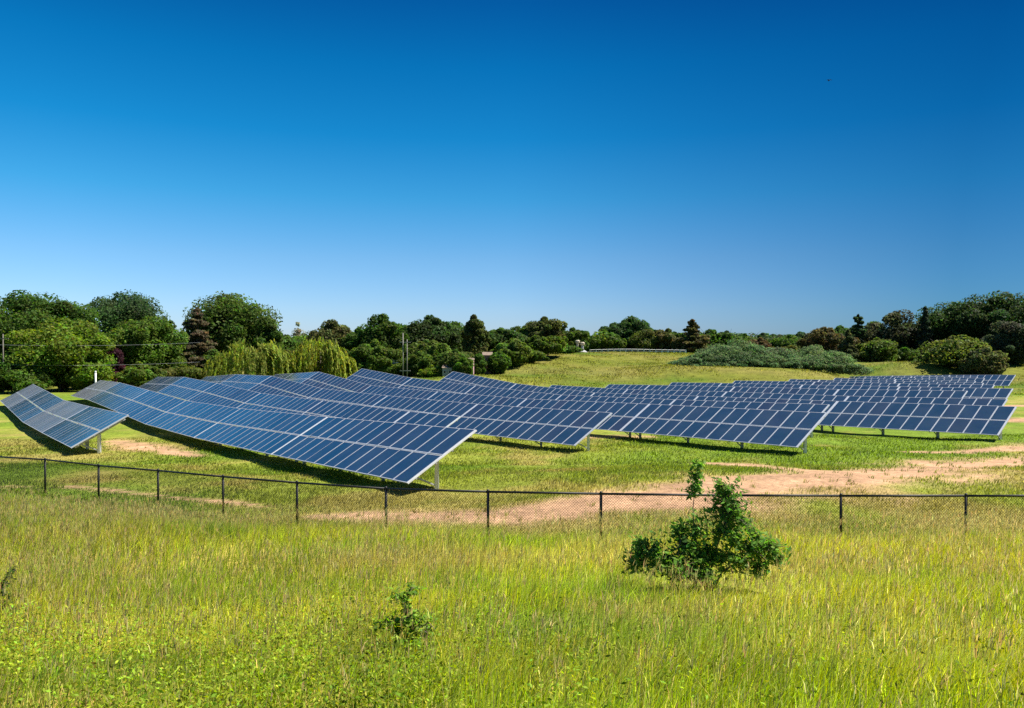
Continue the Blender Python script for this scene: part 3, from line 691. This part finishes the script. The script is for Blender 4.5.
for (v0, v1, lab) in ((343.5, 342.5, 'upper pale power line crossing the left trees'), (363.5, 362, 'lower pale power line crossing the left trees')):
    P0, P1 = px_pt(-40, v0, 99), px_pt(200, v1, 103); mb = MB(); L = 14; c0 = (P0+P1)/2
    for k in range(L):
        f, g_ = k/L, (k+1)/L; sag = lambda q: np.array([0,0,-.35*4*q*(1-q)])
        mb.tube(P0+(P1-P0)*f+sag(f)-c0, P0+(P1-P0)*g_+sag(g_)-c0, .010, n=4)
    put('power_line', mb.mesh('power_line', plain('bright_wire', (.40,.41,.43), .5)), None, c0, label=lab, category='power line')
# bird
p = px_pt(829, 80.5, 90); mb = MB()
me = mesh_np('bird', np.array([(-.42,0,.02),(-.14,.1,.09),(0,.16,.02),(0,-.16,.0),(-.14,-.1,.09),(.14,.1,.09),(.14,-.1,.09),(.42,0,.02),(0,0,-.07),(0,.28,.02),(0,-.24,.02),(0,0,.08)]),
    [np.array([[0,1,4],[7,6,5],[1,2,11],[1,11,4],[4,11,3],[2,5,11],[5,6,11],[6,3,11],[1,8,2],[4,8,1],[3,8,4],[5,2,8],[6,5,8],[3,6,8],[2,9,8],[9,2,11],[10,8,3],[3,11,10]])], M_BLACK)
put('bird', me, None, p, label='tiny dark bird high in the blue sky at the right', category='bird')

# ------------------------------------------------------------------ leafy shrub in front of the fence
def sapling(name, label, base_uv, y, stems, leaf, col, group=None, cat='shrub', z_off=0.0, twig=True, dens=1.0, rmul=1.0):
    """stems: list of (foot dx px, list of (u, v, dy, clump radius m, leaves))"""
    X0 = (base_uv[0]-CX)/FPX*y; g = h1(X0, y); t = thing(name, label, cat, (X0, y, g), group); org = np.array([X0, y, g])
    Cc, Nn, Ss, Kk = [], [], [], []
    for pts in stems:
        mb = MB(); foot = np.array([rng.normal(0,.06), rng.normal(0,.06), -.05]); path = [foot]
        for (u, v, dy, r, k) in pts:
            q = at_y(u, v, y+dy) - org; path.append(q)
            if k:
                nt = max(3, int(k*dens)//9)
                d = unit(nt); tips = q + d * r * rmul * rng.uniform(.3, 1.05, (nt,1)) * np.array([1,1,.9])
                for tp in tips:
                    if twig: mb.tube(q + (tp-q)*.05, tp, .006, .003, n=3, cap=False)
                    m = 9; f = rng.uniform(.35, 1.1, m)[:, None]; pos = q + (tp-q)*f + rng.normal(0, leaf*.7, (m,3))
                    nn = unit(m)*.75 + np.array([0.25,-.15,.75]); nn /= np.linalg.norm(nn,axis=1,keepdims=True)
                    Cc.append(pos); Nn.append(nn); Ss.append(leaf*rng.uniform(.6,1.25,m)); Kk.append(jitter_col(np.array(col)*rng.uniform(.7,1.35), m, .2))
        for a, b_, k in zip(path, path[1:], range(99)): mb.tube(a, b_, max(.006, .016-.003*k), max(.005, .014-.003*k), n=5)
        put('stem', mb.mesh('stem', M_BARK, True), t)
    V, F, K = leaves(*map(np.concatenate, (Cc, Nn, Ss, Kk)), .42)
    put('foliage', mesh_np('foliage', V, [F], M_LEAF, col=K), t)
    return t
SG = (.135,.255,.042)
sapling('leafy_shrub', 'dark green many stemmed leafy shrub standing in tall grass before the fence', (708,590), 10.6, [
  [(700,560,0,.16,60),(694,530,0,.2,120),(693,508,0,0,0),(695,490,0,.13,70),(697,476,0,.12,60),(698,465,0,.07,28)],
  [(714,555,.1,.15,40),(722,532,.1,.26,170),(728,512,.1,.3,230),(727,496,.15,.26,190),(722,486,.1,.14,60),(738,520,.2,.2,110)],
  [(690,570,-.1,.2,100),(672,560,-.1,.26,170),(655,556,-.1,.26,190),(642,556,0,.2,130),(640,545,0,.12,60),(634,565,0,.14,70)],
  [(686,545,0,.2,140),(682,532,0,.16,90),(676,568,-.2,.25,150),(700,572,-.2,.2,120)],
  [(722,572,0,.1,20),(738,562,0,.2,110),(752,548,.1,.26,190),(766,545,.1,.22,150),(776,558,.1,.15,70),(758,568,.1,.2,90),(757,534,.1,.12,50)],
  [(712,560,.1,.2,110),(726,556,.2,.16,60),(735,540,.2,.16,60)], [(698,556,0,.2,120),(708,548,.1,.16,70)]], .047, SG, dens=1.85, rmul=1.36)
sapling('sapling', 'small leafy sapling rising through the grass at the lower middle', (415,668), 6.75, [
  [(412,640,0,.1,40),(408,616,0,.14,70),(406,598,0,.10,45),(412,588,0,.06,18)], [(424,640,0,.10,36),(428,622,.05,.10,40)], [(396,634,0,.13,60),(390,622,0,.11,50)], [(404,650,-.1,.16,90),(385,655,-.1,.15,80),(425,652,-.05,.14,70)], [(416,626,0,.13,60)]], .032, (.20,.33,.040), cat='sapling', dens=2.2, rmul=1.35)
sapling('leafy_shrub', 'green leafy shrub in the grass at the left edge', (2,640), 8.6, [
  [(4,605,0,.2,70),(2,585,0,.18,90),(10,572,0,.1,40)], [(-14,600,0,.22,120)], [(16,612,0,.12,50)]], .030, (.065,.120,.020))
sapling('low_bush', 'dark low leafy bush half hidden in the weeds left of the small sapling', (352,672), 6.5, [
  [(350,662,0,.12,70),(338,655,0,.10,50)], [(362,660,0,.12,70),(372,654,0,.09,50)]], .026, (.07,.13,.025), cat='shrub', dens=1.8, rmul=1.3)
p = ground_hit(437, 690); mb = MB()
q0, q1, q2 = at_y(434, 668, 6.5), at_y(438, 682, 6.45), at_y(440, 697, 6.4)
c0 = np.array([q2[0], q2[1], h1(q2[0], q2[1])]); mb.tube(c0-c0-(0,0,.03), q2-c0, .009, .009, n=6); mb.tube(q2-c0, q1-c0, .009, .010, n=6); mb.tube(q1-c0, q0-c0, .009, .005, n=6)
put('bare_stick', mb.mesh('bare_stick', M_PALEBARK), None, c0, label='pale bare stick leaning in the grass below the sapling', category='stick')

# ------------------------------------------------------------------ grass
def fence_y(x):
    xs = np.array([p[0] for p in FP]); ys = np.array([p[1] for p in FP]); return np.interp(x, xs, ys)
def scatter(y0, y1, dens, margin=1.5):
    n_ = int(dens * (y1-y0) * (.70*(y0+y1) + 2*margin)); y = np.sqrt(rng.uniform(y0*y0, y1*y1, n_)); x = rng.uniform(-1, 1, n_) * (.70*y + margin)
    return x, y
def blades(x, y, hgt, wid, col, lean=.35, z=None, tipcol=None):
    n_ = len(x); z = height(x, y) - .02 if z is None else z
    a = rng.uniform(0, 6.28, n_); d = np.stack([np.cos(a), np.sin(a), 0*a], 1); b_ = rng.normal(0, 1, n_)*.9
    ld = np.stack([np.cos(b_)*.8 + rng.normal(0,.6,n_), np.sin(b_), 0*a], 1) * (np.abs(rng.normal(lean, lean*.5, n_))*hgt)[:, None]
    P = np.stack([x, y, z], 1); w = d * (wid*.5)[:, None]; up = np.array([0,0,1.0])[None]
    m1 = P + up*(hgt*.5)[:,None] + ld*.25; m2 = P + up*(hgt*.95)[:,None]*1.0 + ld
    V = np.stack([P-w, P+w, m1+w*.85, m1-w*.85, m2], 1).reshape(-1, 3); k = np.arange(n_)*5
    tip = col if tipcol is None else tipcol
    K = np.stack([col*.9, col*.9, col, col, tip], 1).reshape(-1, 3)
    return V, [np.stack([k, k+1, k+2, k+3], 1), np.stack([k+3, k+2, k+4], 1)], K
SHX, SHY = (705-CX)/FPX*10.6, 10.6
def shrub_gap(x, y): return .35 + .65*smooth01(np.hypot((x-SHX)/1.5, (y-SHY+.3)/1.3), .55, 1.2)
def meadow_col(x, y):
    n_ = len(x); p1 = fbm(x, y*1.6, 3.4, 301); p2 = fbm(x, y*2, 1.2, 305)
    g1, g2, g3, st = (np.array(c)[None] for c in ([.30,.40,.028],[.45,.46,.046],[.20,.34,.040],[.62,.54,.20]))
    p3 = fbm(x, y*1.8, 5.5, 333)
    c = lerp(g1, g2, smooth01(.6*p1 + .4*p3, .38, .60)); c = lerp(c, g3, .85*smooth01(.5*p2 + .5*p3, .52, .66)*(1-smooth01(x, -1, 7)*.6))
    c = lerp(c, np.array([.54,.38,.16])[None], .5*smooth01(fbm(x, y*2.4, 3.0, 377), .60, .72))
    straw = rng.random(n_) < (.08 + .30*smooth01(fbm(x, y*1.4, 2.6, 411), .46, .66))
    c = c * (.42 + .7*fbm(x, y*1.5, 1.6, 871) + .62*fbm(x, y*1.7, 4.5, 881))[:, None]
    c = np.where(straw[:, None], lerp(c, st, rng.uniform(.35, 1, n_)), c)
    return np.clip(c * np.clip(1 + rng.normal(0, .22, (n_,1)), .5, 1.7) * (1 + rng.normal(0,.07,(n_,3))), .005, .8)
def merge(parts):
    Vs, F4, F3, Ks, k = [], [], [], [], 0
    for V, (a, b_), K in parts: Vs.append(V); F4.append(a+k); F3.append(b_+k); Ks.append(K); k += len(V)
    return np.concatenate(Vs), [np.concatenate(F4), np.concatenate(F3)], np.concatenate(Ks)
parts = []
for y0, y1, dens, wid in ((3.6,7,900,.0060),(7,11,700,.0068),(11,16,520,.008),(16,29,340,.010)):
    x, y = scatter(y0, y1, dens)
    fy = fence_y(x); d = fy - y
    left = smooth01(-x, -2, 5)
    keep = rng.random(len(x)) < np.where(d > 0, smooth01(d, .0, 1.0 + 2.2*left)*.92 + .08*(1-left), .0)
    x, y, d = x[keep], y[keep], d[keep]
    hh = (.06 + .66*(.6*fbm(x, y, 1.7, 501) + .4*fbm(x, y, .45, 507))) * rng.uniform(.55, 1.15, len(x)) * (.42 + .58*smooth01(d, .2, 3.5)) * shrub_gap(x, y)
    parts.append(blades(x, y, hh, wid*rng.uniform(.6,1.4,len(x)), meadow_col(x, y)))
# taller flowering stems with straw seed heads
x, y = scatter(3.8, 24, 60); d = fence_y(x) - y; keep = (d > 1.2) & (rng.random(len(x)) < .35 + .65*smooth01(fbm(x, y, 2.6, 411), .4, .62)); x, y = x[keep], y[keep]
hs_ = rng.uniform(.42, .80, len(x)) * shrub_gap(x, y) * (.6 + .4*smooth01(fence_y(x)-y, 1, 4)); zz = height(x, y)
stc = jitter_col((.38,.35,.09), len(x), .2)
parts.append(blades(x, y, hs_, np.full(len(x), .0045), stc, .22, zz))
for rep in range(6):
    parts.append(blades(x + rng.normal(0,.014,len(x)) + .15*hs_, y + rng.normal(0,.012,len(x)), rng.uniform(.05,.11,len(x)), np.full(len(x), .0055), jitter_col((.50,.42,.16), len(x), .2), .35, zz + hs_*rng.uniform(.78,.95,len(x))))
V, F, K = merge(parts)
put('tall_grass', mesh_np('tall_grass', V, F, M_GRASS, col=K), kind='stuff', label='tall yellow green meadow grass with straw seed heads in front of the fence', category='grass')

parts = []
for y0, y1, dens, wid in ((18,26,330,.016),(26,36,170,.024),(36,52,70,.036)):
    x, y = scatter(y0, y1, dens); d = y - fence_y(x)
    keep = (d > -1.5) & (rng.random(len(x)) > dirt_mask(x, y)*1.1 - .02); x, y = x[keep], y[keep]
    col = np.clip(grass_tone(x, y) * np.clip(1 + rng.normal(0,.25,(len(x),1)), .5, 1.8), .005, .8)
    hh = (.05 + .16*fbm(x, y, 3.0, 601)**1.5) * rng.uniform(.6, 1.4, len(x))
    parts.append(blades(x, y, hh, wid*rng.uniform(.6,1.4,len(x)), col, .5))
x, y = scatter(19, 48, .7); keep = (dirt_mask(x, y) > .4) & (y > fence_y(x)); x, y = x[keep], y[keep]
for rep_ in range(9):
    parts.append(blades(x + rng.normal(0,.06,len(x)), y + rng.normal(0,.06,len(x)), rng.uniform(.05,.22,len(x)), rng.uniform(.015,.03,len(x)), np.clip(grass_tone(x, y)*rng.uniform(.6,1.1,(len(x),1)), .005, .8), .5))
V, F, K = merge(parts)
put('mown_grass', mesh_np('mown_grass', V, F, M_GRASS, col=K), kind='stuff', label='short mown green grass around the solar tables', category='grass')

y = np.sqrt(rng.uniform(98.0**2, 172.0**2, 150000)); x = rng.uniform(-.12, .82, len(y)) * y
keep = fbm(x, y, 3.5, 951) + rng.normal(0, .12, len(x)) > .56; x, y = x[keep], y[keep]
col = np.clip(grass_tone(x, y) * np.clip(1.25 + rng.normal(0,.3,(len(x),1)), .5, 2.2), .005, .8)
V, F, K = merge([blades(x, y, rng.uniform(.08,.28,len(x))*(.5+fbm(x, y, 9.0, 955)), rng.uniform(.06,.16,len(x)), col, .5)])
put('hill_grass', mesh_np('hill_grass', V, F, M_GRASS, col=K), kind='stuff', label='rough unmown grass covering the hill behind the solar rows', category='grass')

# broad leaved weeds along the bottom, mostly at the left, in clumps of leafy stems
x, y = scatter(3.6, 9.4, 270); px = CX + FPX*x/y
dens = smooth01(.6*fbm(x, y, .8, 701) + .4*fbm(x, y, .3, 705), .46, .54) * (1 - smooth01(px + 240*(fbm(x, y, 1.6, 711)-.5), 400, 640)*.96) * (1 - smooth01(y + 3.0*(fbm(x, y, 1.8, 721)-.5), 4.9, 8.2)) + .004
SAX, SAY = (412-CX)/FPX*6.9, 6.9
keep = (rng.random(len(x)) < dens) & (np.hypot((x-SAX)*.9, (y-SAY+.55)*.8) > .62); x, y = x[keep], y[keep]; n_ = len(x); zz = height(x, y); ph = rng.uniform(.24, .80, n_) * (.75 + .5*fbm(x, y, 1.1, 731))
C, N_, S, K = [], [], [], []; tint = np.clip(.25 + 1.5*fbm(x, y, .6, 741)[:, None] + rng.normal(0, .2, (n_, 1)), .35, 1.6)
for rep_ in range(26):
    f = rng.uniform(.15, 1.0, n_); wd = .05 + .05*(1-f)
    C.append(np.stack([x + rng.normal(0,1,n_)*wd + .05*f, y + rng.normal(0,1,n_)*wd, zz + ph*f], 1))
    nn = unit(n_)*.8 + np.array([.2,-.1,.75]); N_.append(nn/np.linalg.norm(nn,axis=1,keepdims=True)); S.append(rng.uniform(.010,.024,n_)*(1.15-.4*f)); K.append(jitter_col((.235,.305,.028), n_, .34)*tint)
V, F, K = leaves(*map(np.concatenate, (C, N_, S, K)), .42)
put('weeds', mesh_np('weeds', V, [F], M_LEAF, col=np.clip(K, .005, .8)), kind='stuff', label='yellow green leafy weeds covering the bottom left corner', category='weeds')
